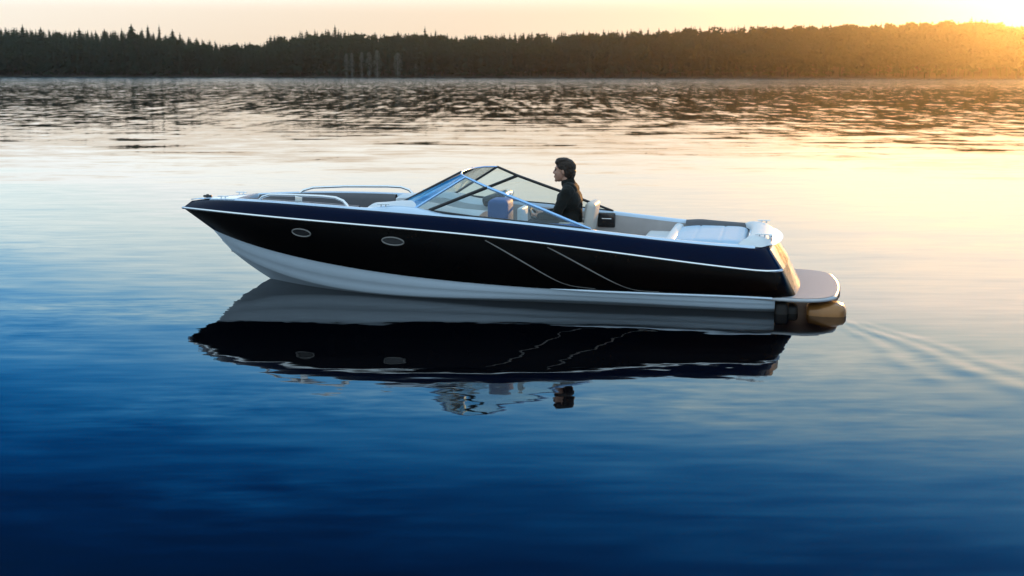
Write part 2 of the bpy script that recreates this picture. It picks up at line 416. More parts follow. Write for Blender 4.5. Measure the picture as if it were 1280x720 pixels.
protoL = [leafy(13, 3.6, 200+i) for i in range(6)]
st = stem(14, .2)
FV = []; FF = []; nv = 0
for row in range(15):
    yrow = 4 + row*6.6
    xx = -470 + RNG.uniform(0, 4)
    while xx < 470:
        xx += RNG.uniform(2.6, 5.0)
        x = xx; y = shore_y(x) + yrow + RNG.uniform(-3, 3)
        px = 640+1500*x/y
        leaf_p = np.interp(px, [0, 300, 340, 500, 640, 850, 1000, 1300], [.06, .1, .25, .3, .3, .35, .6, .85])
        gz = float(ground_z(x, y))
        hmax = max(float(canopy(x, y)) - gz, 8.)
        if RNG.random() < leaf_p:
            V, F = protoL[RNG.integers(6)]; s = min(hmax, 18)/13.*RNG.uniform(.70, 1.02); sw = s*RNG.uniform(.9, 1.25)
        else:
            V, F = protoC[RNG.integers(9)]; s = min(hmax, 21)/16.*RNG.uniform(.70, 1.0); sw = s*RNG.uniform(.75, 1.05)
        a = RNG.uniform(0, 6.28); c, q = math.cos(a), math.sin(a)
        for (V_, F_) in ((V, F), st) if row < 2 else ((V, F),):
            W = np.stack([(V_[:, 0]*c - V_[:, 1]*q)*sw + x, (V_[:, 0]*q + V_[:, 1]*c)*sw + y, V_[:, 2]*s + gz - .3], 1)
            FV.append(W); FF.append(F_+nv); nv += len(W)
forest = np_mesh('forest', np.concatenate(FV), np.concatenate(FF), M['needle'], smooth=False)
tag(forest, 'dense dark mixed forest massed along the far shore', 'forest', kind='stuff')

# single trees whose tops stand clear of the forest
crown_me = []
for i in range(4):
    o = np_mesh('crown', *conifer(20, 3.4+.5*i, 300+i, whorls=17, arms=10), M['needle'], smooth=False)
    s_ = np_mesh('trunk', *stem(19, .24, 8), M['bark'])
    crown_me.append((o.data, s_.data)); bpy.data.objects.remove(o); bpy.data.objects.remove(s_)
def lone_tree(name, px, top_px, label, cat, group, me, w=1., yd=640.+30):
    x = (px-640)/1500*yd; y = yd; gz = float(ground_z(x, y)) - .2
    h = (90-top_px)*y/1500 + 2.8 - gz
    e = empty(name, (x, y, gz)); tag(e, label, cat, group)
    for nm, md_ in zip(('crown', 'trunk'), me):
        c = bpy.data.objects.new(nm, md_); COL.objects.link(c); c.parent = e
    e.scale = (1.3*w*h/20, 1.3*w*h/20, h/20/1.05); e.rotation_euler[2] = px*1.7
    return e
SPR = [(9, 32, 1.2, 'broad dark spruce top at the far left end of the skyline'),
       (41, 32, 1.0, 'twin-looking spruce second from the left end of the skyline'),
       (63, 35, 1.2, 'rounded spruce top just right of the second spruce on the left skyline'),
       (110, 36, 1.1, 'full spruce top midway along the left part of the skyline'),
       (141, 37, 1.2, 'wide low spruce top left of the tall slender spruces'),
       (162, 36, .7, 'first slender spruce of the spiky row on the left skyline'),
       (174, 31, 1.2, 'tallest wide spruce of the spiky row on the left skyline'),
       (187, 36, .6, 'thin spruce tucked right of the tallest wide spruce'),
       (194, 32, .8, 'tall narrow spruce near the middle of the spiky row'),
       (208, 31, .45, 'needle-thin bare-topped spruce standing alone in the spiky row'),
       (224, 37, .9, 'bushy spruce right of the needle-thin spruce'),
       (233, 41, .6, 'last short spruce of the spiky row before the skyline dips'),
       (423, 32, .8, 'pointed spruce on the rounded rise left of centre'),
       (533, 33, .5, 'thin lone spruce sticking up above the forest behind the boat windshield'),
       (546, 37, .5, 'shorter thin spruce right beside the lone spruce near the centre'),
       (500, 39, .9, 'dark spruce top left of the lone thin spruce near the centre'),
       (806, 35, .7, 'small spruce tip on the skyline right of the driver'),
       (912, 33, .7, 'spruce tip on the skyline above the stern of the boat')]
for i, (px, py, w, lb) in enumerate(SPR):
    lone_tree('spruce_tree', px, py+.8, lb, 'spruce', 'spruces rising above the forest skyline', crown_me[i % 4], w)
def column(h, w, seed, n=420):
    r = np.random.default_rng(seed); V = []; F = []
    for k in range(n):
        z = r.uniform(.04, 1.); rad = w*(math.sin(math.pi*min(1, z*.85+.12))**.6)*r.uniform(.2, 1.); a = r.uniform(0, 6.28); sz = r.uniform(.25, .6)
        c = np.array([rad*math.cos(a), rad*math.sin(a), z*h]); d = r.normal(size=3); d /= np.linalg.norm(d); e = np.cross(d, r.normal(size=3)); e /= np.linalg.norm(e)
        o = len(V); V += [c-d*sz, c+e*sz*.7, c+d*sz, c-e*sz*.7]; F += [(o, o+1, o+2), (o, o+2, o+3)]
    return np.array(V), np.array(F)
bl = np_mesh('crown', *column(20, 3.6, 401, n=560), M['birch'], smooth=False); bt = np_mesh('trunk', *stem(19, .3, 8), M['birchbark'])
bme = (bl.data, bt.data); bpy.data.objects.remove(bl); bpy.data.objects.remove(bt)
ordn = ['first', 'second', 'third', 'fourth', 'fifth', 'sixth', 'seventh']
for i, (px, py, w) in enumerate([(436, 67, .55), (443, 66, .5), (455, 65, .6), (464, 65, .7), (474, 62, .7), (499, 66, .9), (521, 80, .8)]):
    x0 = (px-640)/1500*634
    lone_tree('birch_tree', px, py, f'pale slender birch at the shoreline, {ordn[i]} from the left of its row', 'birch', 'pale birches at the water edge',
              bme, w, yd=float(shore_y(x0))+1.0)

# ---------------------------------------------------------------- haze
hz = MB().box((0, 400, 33.), (3400, 2000, 86)).build('haze', None)
tag(hz, 'thin golden evening haze over the lake', 'haze', kind='stuff')
hm = bpy.data.materials.new('haze_air'); hm.use_nodes = True; t = hm.node_tree; t.nodes.clear()
ho = t.nodes.new('ShaderNodeOutputMaterial'); hv = t.nodes.new('ShaderNodeVolumePrincipled')
hv.inputs['Color'].default_value = (1, .95, .88, 1); hv.inputs['Density'].default_value = .00006; hv.inputs['Anisotropy'].default_value = .89
t.links.new(hv.outputs[0], ho.inputs['Volume']); hz.data.materials.append(hm)

# ================================================================ the boat (local: +x bow, +y port, z up from the waterline)
boat = empty('motorboat', (3.25, 14.80, 0), R(180-12.6))
tag(boat, 'black and white open bowrider motorboat with blue windshield frame idling on the lake', 'motorboat')
P_ = np.polynomial.polynomial
def fitline(pts, deg): 
    a = np.array(pts); return P_.Polynomial.fit(a[:, 0], a[:, 1], deg)
z_rub = fitline([(8, .945), (7.4, .957), (6.85, .962), (5.57, .95), (4.48, .911), (3.66, .856), (2.67, .785), (1.9, .71), (1.12, .632), (.6, .57), (.09, .528), (-.12, .53)], 5)
z_deck = fitline([(7.9, 1.04), (7.4, 1.09), (6.91, 1.118), (6.23, 1.132), (5.5, 1.12), (4.83, 1.097), (4.2, 1.068), (3.19, 1.012), (2.45, .95), (1.54, .868), (1.13, .835), (.46, .795), (.0, .785)], 5)
z_bord = fitline([(7.56, .655), (7.2, .59), (6.81, .53), (6.01, .445), (5.24, .37), (4.2, .29), (3.69, .26), (3.06, .232), (2.49, .22), (1.91, .216), (1.12, .212), (.08, .200), (-.3, .198)], 5)
z_chin = fitline([(7.3, .37), (6.92, .28), (6.32, .15), (5.9, .085), (5.33, .045), (4.22, .05), (2.3, .076), (1.12, .08), (.0, .075)], 5)
def bs(x):
    t = min(max(0., (x-3.6)/(8.0-3.6)), 1); return 1.2*(1-t**2.5) - .06*max(0., min(1, (2-x)/2))
def bb(x):
    t = min(max(0., (x-3.5)/(7.56-3.5)), 1); return 1.13*(1-t**2.4) - .05*max(0., min(1, (2-x)/2))
def bc(x):
    t = min(max(0., (x-3.2)/(7.3-3.2)), 1); return 1.04*(1-t**2.2) - .03*max(0., min(1, (2-x)/2))
NS = 90
S_ = np.concatenate([np.array([0, .0012, .004, .010, .019, .030]), np.linspace(.045, 1, NS-6)**1.0])
S_ = 1-(1-S_)**1.25          # more stations near the bow
S_[0] = 0
def stern_round(s, r=.04): # 0..1 multiplier reduction for the rounded quarter
    if s >= r: return 0.
    q = 1-s/r; return 1-math.sqrt(max(0, 1-q*q))
def line(x0, x1, bfun, zfun, rr=.27):
    out = []
    for s in S_:
        x = x0 + (x1-x0)*s
        y = max(bfun(x), 0) - rr*stern_round(s)
        out.append((x, max(y, 0.), float(zfun(x))))
    out[-1] = (out[-1][0], 0., out[-1][2])
    return out
L_rub = line(-.13, 8.0, bs, z_rub)
L_dk = line(.05, 7.86, lambda x: max(bs(x)-.12, 0), z_deck)
L_bd = line(-.30, 7.56, bb, z_bord)
L_ch = line(-.05, 7.3, bc, z_chin, .03)
L_bd2 = [(x if x > -.05 else -.05, y, z) for x, y, z in line(-.05, 7.56, lambda x: bb(x)-.012, z_bord, .03)]
keel = []
for s in S_:
    x = -.05 + (7.3+.05)*s
    z = -.32 if x < 5.6 else -.32 + .69*((x-5.6)/1.7)**1.9
    keel.append((x, 0., min(z, .37)))
def blend(A, B, t, bulge=0., upb=0.):
    return [(a[0]*(1-t)+b[0]*t, max(0, a[1]*(1-t)+b[1]*t + bulge*4*t*(1-t)*min(1, a[1]/.3)), a[2]*(1-t)+b[2]*t + upb*4*t*(1-t)) for a, b in zip(A, B)]
def mir(L): return [(x, -y, z) for x, y, z in L]
def both(mb, rows):
    mb.grid(rows); mb.grid([mir(r) for r in rows], flip=True)
def side_pt(x, v, out=0.):
    """point on the port topside, v=0 rub rail, v=1 paint border"""
    a = (x, bs(x), float(z_rub(x))); b = (x, bb(x), float(z_bord(x)))
    z = a[2]*(1-v)+b[2]*v; y = a[1]*(1-v)+b[1]*v + .035*4*v*(1-v) + out
    return (x, y, z)
# topsides (black) + upper transom
mb = MB()
rows = [blend(L_rub, L_bd, t, .035) for t in np.linspace(0, 1, 9)]
both(mb, rows)
def closing(row_pts, k=9, bul=.10):
    """rows from port edge to centre with an aft bulge, mirrored to starboard"""
    out = []
    for p in row_pts:
        r = []
        for q in np.linspace(1, -1, 2*k+1):
            r.append((p[0] - bul*(1-q*q), p[1]*q, p[2]))
        out.append(r)
    return out
hull = mb.build('hull_side', M['black'], boat)
mb = MB(); mb.grid(closing([r[0] for r in rows], bul=.06)); mb.build('transom', M['gold'], boat)
# white bottom
mb = MB()
strake = blend(L_bd2, L_ch, .5, .012)
rows = [L_bd2, blend(L_bd2, L_ch, .25, .0), strake, [(x, max(0, y-.012), z-.012) for x, y, z in strake], blend(L_bd2, L_ch, .8, -.005), L_ch,
        [(x, max(0, y-.03), z-.02) for x, y, z in L_ch]]
rows += [blend(rows[-1], keel, t, -.01) for t in (.25, .5, .75, 1)]
both(mb, rows)
mb.grid(closing([r[0] for r in rows], bul=.02))
# under side of the black quarter overhang
under = closing([L_bd[0], L_bd2[0]], bul=.055)
mb.grid(under)
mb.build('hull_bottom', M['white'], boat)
# navy deck band, with transom upper part in pearl white
mb = MB()
rows = [[(a_[0]*(1-math.sin(q_))+b_[0]*math.sin(q_), a_[1]+(b_[1]-a_[1])*(1-math.cos(q_)), a_[2]+(b_[2]-a_[2])*math.sin(q_)) for a_, b_ in zip(L_rub, L_dk)] for q_ in np.linspace(0, math.pi/2, 9)]
cut = 0
both(mb, [r[cut:] for r in rows])
mb.build('deck_band', M['navy'], boat)
mb = MB()
mb.grid(closing([r[0] for r in rows], bul=.06))
mb.build('transom_cap', M['gold'], boat)
# coaming: white strip on top, rolls in to the cockpit
def inset(L, d, dz=0., x_lo=None, x_hi=None):
    out = []
    for i, (x, y, z) in enumerate(L): out.append((x, max(y-d, 0), z+dz))
    return out
zc_in = .012
# openings: cockpit x .95..4.0 ; bow 5.05..7.15
def wdk(x): return max(bs(x)-.12, 0)
def deck_in(x, d): return max(wdk(x)-d, .0)
def smooth01(t): t = min(max(t, 0), 1); return t*t*(3-2*t)
def fair(x): return .055*smooth01((x-3.9)/.5)*smooth01((5.05-x)/.5) # raised fairing in front of the windshield
mb = MB(); xs_ = np.linspace(.2, 7.5, 80)
c_rows = [[(x, wdk(x)+0.004, float(z_deck(x))-.004) for x in xs_]]
for d, dz in ((.012, .010), (.05, .018), (.10, .018), (.125, .008), (.13, -.03)):
    c_rows.append([(x, deck_in(x, d), float(z_deck(x))+dz+fair(x)*min(1, d/.1)) for x in xs_])
both(mb, c_rows)
# fore deck in front of the bow well
xf = np.linspace(7.02, 7.87, 14)
fr = []
for q in np.linspace(1, -1, 13):
    fr.append([(x, (wdk(x)-.004)*q, float(z_deck(x))+.014+.012*(1-q*q)) for x in xf])
mb.grid(fr, flip=True)
mb.grid([[(7.02, (wdk(7.02)-.1)*q, float(z_deck(7.02))+.014+.012*(1-q*q)+dz) for q in np.linspace(1, -1, 9)] for dz in (0, -.35)])
# aft deck behind the sun pad
xa = np.linspace(-.02, .30, 8)
mb.grid([[(x - (.10*(1-q*q) if i == 0 else .05*(1-q*q) if i == 1 else 0), q*(1.01 if x > .22 else .98 if x > .17 else .93 if x > .11 else .88 if x > .06 else .81), float(z_deck(max(x, .1)))+.012) for i, x in enumerate(xa)] for q in np.linspace(1, -1, 15)], flip=True)
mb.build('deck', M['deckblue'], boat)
# dash deck between bow well and cockpit, with centre gangway
mb = MB()
for sg in (1, -1):
    rws = []
    for x in np.linspace(3.55, 5.0, 14):
        w = wdk(x)-.12; zz = float(z_deck(x))+fair(x)+.012
        rws.append([(x, sg*(.27+(w-.27)*q), zz+.03*math.sin(math.pi*q)) for q in np.linspace(0, 1, 8)])
    mb.grid(rws, flip=sg < 0)
    for xe in (3.55, 5.0):
        w = wdk(xe)-.12; zz = float(z_deck(xe))+fair(xe)+.012
        mb.grid([[(xe, sg*(.27+(w-.27)*q), zz+.03*math.sin(math.pi*q)) for q in np.linspace(0, 1, 8)], [(xe+(.12 if xe < 4 else 0), sg*(.27+(w-.27)*q), .36) for q in np.linspace(0, 1, 8)]])
    mb.grid([[(x, sg*.27, float(z_deck(x))+fair(x)+.012) for x in np.linspace(3.55, 5, 8)], [(x, sg*.27, .36) for x in np.linspace(3.55, 5, 8)]])
mb.build('console', M['vinyl'], boat)
# interior liner
mb = MB()
for a, b, zs, d in ((.28, 5.0, .36, .13), (5.0, 7.05, .50, .13)):
    xx = np.linspace(a, b, 26)
    rws = [[(x, deck_in(x, d), float(z_deck(x))-.025) for x in xx], [(x, deck_in(x, d+.05), float(z_deck(x))-.12) for x in xx],
           [(x, max(deck_in(x, d+.09), 0), zs+.1) for x in xx], [(x, max(deck_in(x, d+.14), 0), zs) for x in xx]]
    both(mb, rws)
mb.build('cockpit_liner', M['liner'], boat)
mb = MB()
for a, b, zs in ((.28, 5.0, .362), (5.0, 7.05, .502)):
    xx = np.linspace(a, b, 24)
    mb.grid([[(x, (deck_in(x, .2))*q, zs) for x in xx] for q in np.linspace(1, -1, 9)], flip=True)
mb.add([(5.0, .9, .36), (5.0, -.9, .36), (5.0, -.9, .502), (5.0, .9, .502)], [(0, 1, 2, 3)])
mb.build('cockpit_sole', M['sole'], boat)
# rub rail
mb = MB(); pr = [(x, y+.006, z) for x, y, z in L_rub]
mb.tube(pr[1:] + mir(pr[1:-1])[::-1], .017, n=8)
mb.build('rub_rail', M['chrome'], boat)
# spray rail / platform lip merging with the paint border
mb = MB(); pl = [(x, bb(x)+.012, float(z_bord(x))+.004) for x in np.linspace(-.02, 2.6, 24)]
mb.tube(pl, [.014]*20+[.012, .009, .006, .003], n=8); mb.build('spray_rail', M['white'], boat); mb = MB(); mb.tube(mir(pl), [.014]*20+[.012, .009, .006, .003], n=8)
mb.build('spray_rail', M['white'], boat)
# swim platform
def platform_outline(off=0., n=10):
    pts = [(.30, 1.066-off), (.05, 1.08-off), (-.12, 1.10-off)]
    xr, yr, r = -.77+off, 1.12-off, .42
    pts.append((-.30, yr))
    for k in range(n+1):
        a = math.pi/2*k/n; pts.append((xr+r-r*math.sin(a), yr-r+r*math.cos(a)))
    bow = [(xr-.05*(1-(q/(yr-r))**2), q) for q in np.linspace(yr-r, 0, 6)[1:]]
    half = pts + bow
    return half + [(x, -y) for x, y in half[::-1][1:]]
o1 = platform_outline(); o2 = platform_outline(.02)
mb = MB(); lv = [(o2, .178), (o1, .185), (o1, .211), (o2, .218)]
mb.grid([[(x, y, z) for x, y in o] for o, z in lv])
n_ = len(o1)
mb.add([(x, y, .218) for x, y in o2], [tuple(range(n_))[::-1]], False); mb.add([(x, y, .178) for x, y in o2], [tuple(range(n_))], False)
plat = mb.build('swim_platform', M['platgrey'], boat)
o3 = platform_outline(.028); mb = MB()
mb.add([(x if x < -.12 else -.12, y, .2225) for x, y in o3], [tuple(range(n_))[::-1]], False)
mb.build('deck_pad', M['deckpad'], plat)
# stern drives
def drive(y0):
    mb = MB()
    mb.box((-.13, y0, .02), (.16, .34, .24), .05); mb.box((-.24, y0, .0), (.16, .22, .20), .05)
    mb.box((-.42, y0, -.42), (.34, .05, .5), .02)
    mb.tube([(-.30, y0, -.62), (-.72, y0, -.62)], [.07, .05])
    d = mb.build('stern_drive', M['rubber'], boat)
    mb = MB(); rws = []
    for x, hy, zl, zt in ((-.42, .10, -.14, .08), (-.45, .17, -.18, .12), (-.60, .20, -.20, .145), (-.76, .19, -.20, .145), (-.84, .16, -.17, .12), (-.87, .10, -.13, .07)):
        r = []
        for k in range(20):
            a = 2*math.pi*k/20; c, s = math.cos(a), math.sin(a)
            r.append((x, y0+hy*math.copysign(abs(c)**.5, c), (zt+zl)/2+(zt-zl)/2*math.copysign(abs(s)**.5, s)))
        rws.append(r)
    mb.grid(rws, closed=True); mb.add(rws[-1], [tuple(range(20))]); mb.add(rws[0], [tuple(range(20))[::-1]])
    mb.build('cowl', M['bronze'], d)
    mb = MB()
    for k in range(3):
        a = 2.094*k; mb.box((-.74, y0+.11*math.sin(a), -.62+.11*math.cos(a)), (.02, .10, .16), .009, Matrix.Rotation(-a, 3, 'X'))
    mb.build('propeller', M['chrome'], d)
drive(.80); drive(-.80)
# portholes
def ring_on_side(x, v, rx, rz, out, r, name, mat):
    c = Vector(side_pt(x, v)); ax = (Vector(side_pt(x+.1, v))-Vector(side_pt(x-.1, v))).normalized()
    az = (Vector(side_pt(x, v-.1))-Vector(side_pt(x, v+.1))).normalized(); nn = az.cross(ax).normalized()
    if nn.y < 0: nn = -nn
    pts = [c + ax*rx*math.cos(a) + az*rz*math.sin(a) + nn*out for a in [2*math.pi*k/28 for k in range(28)]]
    return pts, c, nn
for sg in (1, -1):
    for x, v in ((5.86, .32), (4.57, .28)):
        pts, c, nn = ring_on_side(x, v, .145, .048, .006, 0, '', None)
        f = lambda p: (p[0], p[1]*sg, p[2])
        mb = MB(); mb.tube([f(p) for p in pts], .009, n=8, closed=True)
        o = mb.build('porthole', M['stripe'], boat)
        mb = MB(); mb.add([f(c + (p-c)*.95) for p in pts], [tuple(range(28))], False); mb.build('pane', M['screen'], o)
# pinstripes
def v_of(x, z): return (float(z_rub(x))-z)/(float(z_rub(x))-float(z_bord(x)))
for sg in (1, -1):
    for pts in ([(3.40, .80), (3.2, .70), (2.97, .575), (2.68, .411), (2.48, .318), (2.33, .275), (2.05, .248)],
                [(2.62, .735), (2.56, .70), (2.29, .58), (2.09, .481), (1.85, .344), (1.71, .281), (1.5, .248), (1.3, .24)]):
        a = np.array(pts); tt = np.linspace(0, 1, 40); k = np.linspace(0, 1, len(a))
        xx = P_.Polynomial.fit(k, a[:, 0], 4)(tt); zz = P_.Polynomial.fit(k, a[:, 1], 4)(tt)
        q = [side_pt(x, v_of(x, z), .002) for x, z in zip(xx, zz)]
        mb = MB(); mb.tube([(p[0], p[1]*sg, p[2]) for p in q], [.003+.006*math.sin(math.pi*min(1, t_*1.3+.1)) for t_ in tt], n=6)
        mb.build('pinstripe', M['stripe'], boat)

# windshield -------------------------------------------------------
WS = {}
def wz(x): return float(z_deck(x))+fair(x)+.014
def side_frame(sg):
    base_f = (4.37, sg*.93, 1.125); peak = (3.73, sg*.85, 1.525)
    return base_f, peak
base_c = [(4.72, .30, 1.135), (4.72, -.30, 1.135)]; top_c = [(3.92, .30, 1.545), (3.92, -.30, 1.545)]
ws = empty('windshield', (0, 0, 0)); ws.parent = boat
hdr = MB()
top_line = [(3.73, .85, 1.525), (3.85, .6, 1.54), top_c[0], (3.94, 0, 1.547), top_c[1], (3.85, -.6, 1.54), (3.73, -.85, 1.525)]
hdr.tube(top_line, .010, n=8)
o = hdr.build('top_rail', M['bluealu'], ws)
bl_ = [(4.37, .93, 1.125), (4.58, .6, 1.13), base_c[0]]
for sg in (1, -1):
    mb = MB(); mb.tube([(x, sg*y, z) for x, y, z in bl_], .014, n=8); mb.build('base_rail', M['blackalu'], ws)
for sg in (1, -1):
    # the long sloping upper edge of the side pane
    pk = [(3.73, sg*.85, 1.525), (3.45, sg*.872, 1.408), (3.1, sg*.90, 1.285), (2.75, sg*.935, 1.165), (2.4, sg*.965, 1.035), (2.14, sg*.985, .945)]
    bs_ = [(x, sg*y, z) for x, y, z in [(4.37, .93, 1.125), (4.1, .955, wz(4.1)+.004), (3.6, .985, wz(3.6)+.006), (3.0, 1.0, wz(3.)+.006), (2.5, .995, wz(2.5)+.006), (2.14, .987, wz(2.14)+.004)]]
    mb = MB(); mb.tube(pk, [.016, .019, .020, .019, .018, .014], n=8, flat=1.0); mb.build('side_rail', M['bluealu'] if sg > 0 else M['blackalu'], ws)
    mb = MB(); mb.tube(bs_, .014, n=8); mb.build('base_rail', M['blackalu'], ws)
    mb = MB(); mb.tube([bs_[0], (3.73, sg*.85, 1.525)], .016, n=8); mb.build('corner_post', M['bluealu'] if sg > 0 else M['blackalu'], ws)
    mb = MB(); mb.tube([(4.17, sg*.95, wz(4.17)), (3.45, sg*.872, 1.408)], .021, n=8); mb.build('side_post', M['blackalu'], ws)
    mb = MB(); mb.tube([(4.72, sg*.30, 1.135), (3.92, sg*.30, 1.545)], .018, n=8); mb.build('centre_post', M['blackalu'], ws)
    def pane(name, loop, th=.005):
        P = [Vector(p) for p in loop]; nn = Vector((0, 0, 0))
        for i in range(1, len(P)-1): nn += (P[i]-P[0]).cross(P[i+1]-P[0])
        nn.normalize(); k = len(P); mb = MB()
        V = [p+nn*th/2 for p in P] + [p-nn*th/2 for p in P]
        F = [tuple(range(k)), tuple(range(k, 2*k))[::-1]] + [(i, i+k, (i+1) % k+k, (i+1) % k) for i in range(k)]
        mb.add(V, F, False); return mb.build(name, M['glass'], ws)
    A4 = (4.17, sg*.95, wz(4.17)); A5 = (3.45, sg*.872, 1.408)
    pane('side_glass', [bs_[0], A4, A5, pk[0]])
    # long triangular glass as strips so that it follows the curve
    low = [A4] + bs_[2:]; up = pk[1:]
    mb = MB()
    for dy in (.0025, -.0025):
        mb.grid([[(x, y+dy, z) for x, y, z in up], [(x, y+dy, z) for x, y, z in low]])
    mb.build('side_glass', M['glass'], ws)
    pane('front_glass', [bs_[0], (4.58, sg*.6, 1.13), (4.72, sg*.30, 1.135), (3.92, sg*.30, 1.545), (3.85, sg*.6, 1.54), pk[0]])
pane('centre_glass', [(4.72, .28, 1.135), (4.72, -.28, 1.135), (3.92, -.28, 1.545), (3.92, .28, 1.545)])

# handrails on the bow coaming, curved at the aft end
for sg in (1, -1):
    zz = lambda x, h: float(z_deck(x))+h
    yy = lambda x: sg*(wdk(x)-.07)
    pts = [(6.62, yy(6.62), zz(6.62, .0)), (6.55, yy(6.55), zz(6.55, .06)), (6.42, yy(6.42), zz(6.42, .095)), (6.0, yy(6.0), zz(6.0, .11)), (5.6, yy(5.6), zz(5.6, .12)),
           (5.42, yy(5.42), zz(5.42, .115)), (5.31, yy(5.31), zz(5.31, .08)), (5.26, yy(5.26), zz(5.26, .03)), (5.25, yy(5.25), zz(5.25, -.0))]
    if sg < 0: pts = [(x + (-.30 if x < 5.8 else -.10), y_, z_-.02) for x, y_, z_ in pts]
    mb = MB(); mb.tube(pts, .019, n=10)
    if sg > 0: mb.box((5.97, yy(5.97), zz(5.97, .05)), (.10, .02, .11), .009)
    mb.build('bow_handrail', M['chrome'], boat)
# bow fittings
mb = MB(); mb.box((7.62, 0, 1.115), (.12, .05, .03), .012); mb.tube([(7.62, 0, 1.09), (7.62, 0, 1.14)], .018); mb.build('bow_light', M['blackalu'], boat)
def cleat(x, y, z):
    mb = MB(); mb.tube([(x-.08, y, z+.035), (x+.08, y, z+.035)], [.008, .008]); mb.tube([(x-.03, y, z), (x-.03, y, z+.035)], .009); mb.tube([(x+.03, y, z), (x+.03, y, z+.035)], .009)
    mb.build('cleat', M['chrome'], boat)
for sg in (1, -1):
    cleat(7.25, sg*.28, 1.115); cleat(.13, sg*.70, .872); cleat(4.75, sg*(wdk(4.75)-.05), wz(4.75))

# bow seating: charcoal cushions and backrests
for sg in (1, -1):
    mb = MB(); rws = []
    for x in np.linspace(5.15, 6.95, 16):
        w = deck_in(x, .17); zt = float(z_deck(x))
        rws.append([(x, sg*max(w-.02, .05), .55), (x, sg*max(w, .06), zt-.10), (x, sg*max(w-.03, .05), zt+.01), (x, sg*max(w-.09, .04), zt+.015), (x, sg*max(w-.13, .03), zt-.06), (x, sg*max(w-.15, .02), .8)])
    mb.grid(rws, flip=sg > 0); mb.build('bow_backrest', M['dgrey'], boat)
    mb = MB(); rws = []
    for x in np.linspace(5.1, 6.9, 12):
        w = deck_in(x, .3); rws.append([(x, sg*max(w, .1), .5), (x, sg*max(w, .1), .80), (x, sg*max(w-.06, .1), .83), (x, sg*max(w-.35, .04), .83), (x, sg*max(w-.40, .03), .79), (x, sg*max(w-.40, .03), .5)])
    mb.grid(rws, flip=sg > 0)
    mb.add(rws[0], [(0, 1, 2, 3, 4, 5)]); mb.add(rws[-1], [(5, 4, 3, 2, 1, 0)])
    mb.build('bow_seat', M['dgrey'], boat)

# cockpit furniture
def seat(x, y, mat, bmat, w=.5, dz=0.):
    mb = MB(); mb.box((x, y, .52), (.40, .34, .32), .04); p = mb.build('helm_seat', M['liner'], boat)
    mb = MB(); mb.box((x+.02, y, .72), (.52, w, .13), .055); mb.build('cushion', mat, p)
    mb = MB(); mb.box((x-.25, y, .93+dz), (.12, w, .42), .055, Matrix.Rotation(R(-9), 3, 'Y')); mb.box((x-.245, y, 1.01+dz), (.15, w*.55, .22), .05, Matrix.Rotation(R(-9), 3, 'Y')); mb.build('backrest', bmat, p)
    for s2 in (1, -1):
        mb = MB(); mb.box((x-.02, y+s2*(w/2-.03), .84), (.34, .06, .07), .028); mb.build('armrest', mat, p)
    return p
seat(2.60, -.40, M['cream'], M['cream'])
seat(2.78, .48, M['vinyl'], M['blue'], dz=-.22)
# port companion: blue lounge back facing aft, near the side glass
mb = MB(); mb.box((3.34, .62, 1.03), (.26, .40, .44), .06); mb.build('lounge_backrest', M['blue'], boat)
mb = MB(); mb.box((3.05, .66, .93), (.07, .36, .46), .03); mb.build('console_panel', M['vinyl'], boat)
mb = MB(); mb.box((2.62, .84, .90), (.70, .12, .16), .05); mb.build('side_bolster', M['blue'], boat)
# instrument pod and wheel
mb = MB(); mb.box((3.62, -.42, 1.15), (.30, .62, .14), .05, Matrix.Rotation(R(18), 3, 'Y')); pod = mb.build('dashboard', M['screen'], boat)
for k in range(3):
    mb = MB(); mb.tube([(3.472, -.62+.19*k, 1.17), (3.462, -.62+.19*k, 1.167)], .055, n=16); mb.build('gauge', M['chrome'], pod)
wc = Vector((3.08, -.40, .86)); wx = Vector((-.45, 0, -.9)).normalized()*-1; ax1 = Vector((0, 1, 0)); ax2 = Vector((-.35, 0, .94)).normalized()*-1
ax2 = Vector((.5, 0, .866))
mb = MB(); mb.tube([wc + ax1*.18*math.cos(a) + ax2*.18*math.sin(a) for a in [2*math.pi*k/28 for k in range(28)]], .014, n=8, closed=True)
whl = mb.build('steering_wheel', M['rubber'], boat)
mb = MB()
for k in range(3):
    a = math.pi/2 + 2.094*k; mb.tube([wc + (ax1*math.cos(a)+ax2*math.sin(a))*.03, wc + (ax1*math.cos(a)+ax2*math.sin(a))*.18], .009)
mb.tube([wc, wc+Vector((.25, 0, -.08))], .022); mb.build('spoke', M['chrome'], whl)
# aft: bench, engine box, sun pad
mb = MB(); mb.box((1.42, .0, .56), (.46, 1.78, .30), .05); mb.build('aft_bench', M['vinyl'], boat)
mb = MB(); mb.box((1.24, .0, .72), (.14, 1.82, .20), .06, Matrix.Rotation(R(-8), 3, 'Y')); mb.build('aft_backrest', M['vinyl'], boat)
mb = MB()
rws = []
for q_ in np.linspace(-1, 1, 41):
    w_ = .90*math.copysign(1-(1-abs(q_))**1.0, q_); e = (1-abs(q_)**10)**.5
    r_ = []
    for x in np.linspace(.30, 1.26, 49):
        t_ = (x-.30)/.96; f_ = (1-abs(2*t_-1)**9)**.5
        sm_ = .010*sum(math.exp(-((x-c_)/.010)**2) for c_ in (.62, .94))
        r_.append((x, w_, .70 + .125*e*f_ - sm_ - .02*smooth01((t_-.6)/.4)))
    rws.append(r_)
mb.grid(rws)
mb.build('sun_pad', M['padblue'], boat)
mb = MB(); mb.box((.7, .0, .57), (.9, 1.80, .40), .03); mb.build('engine_box', M['liner'], boat)
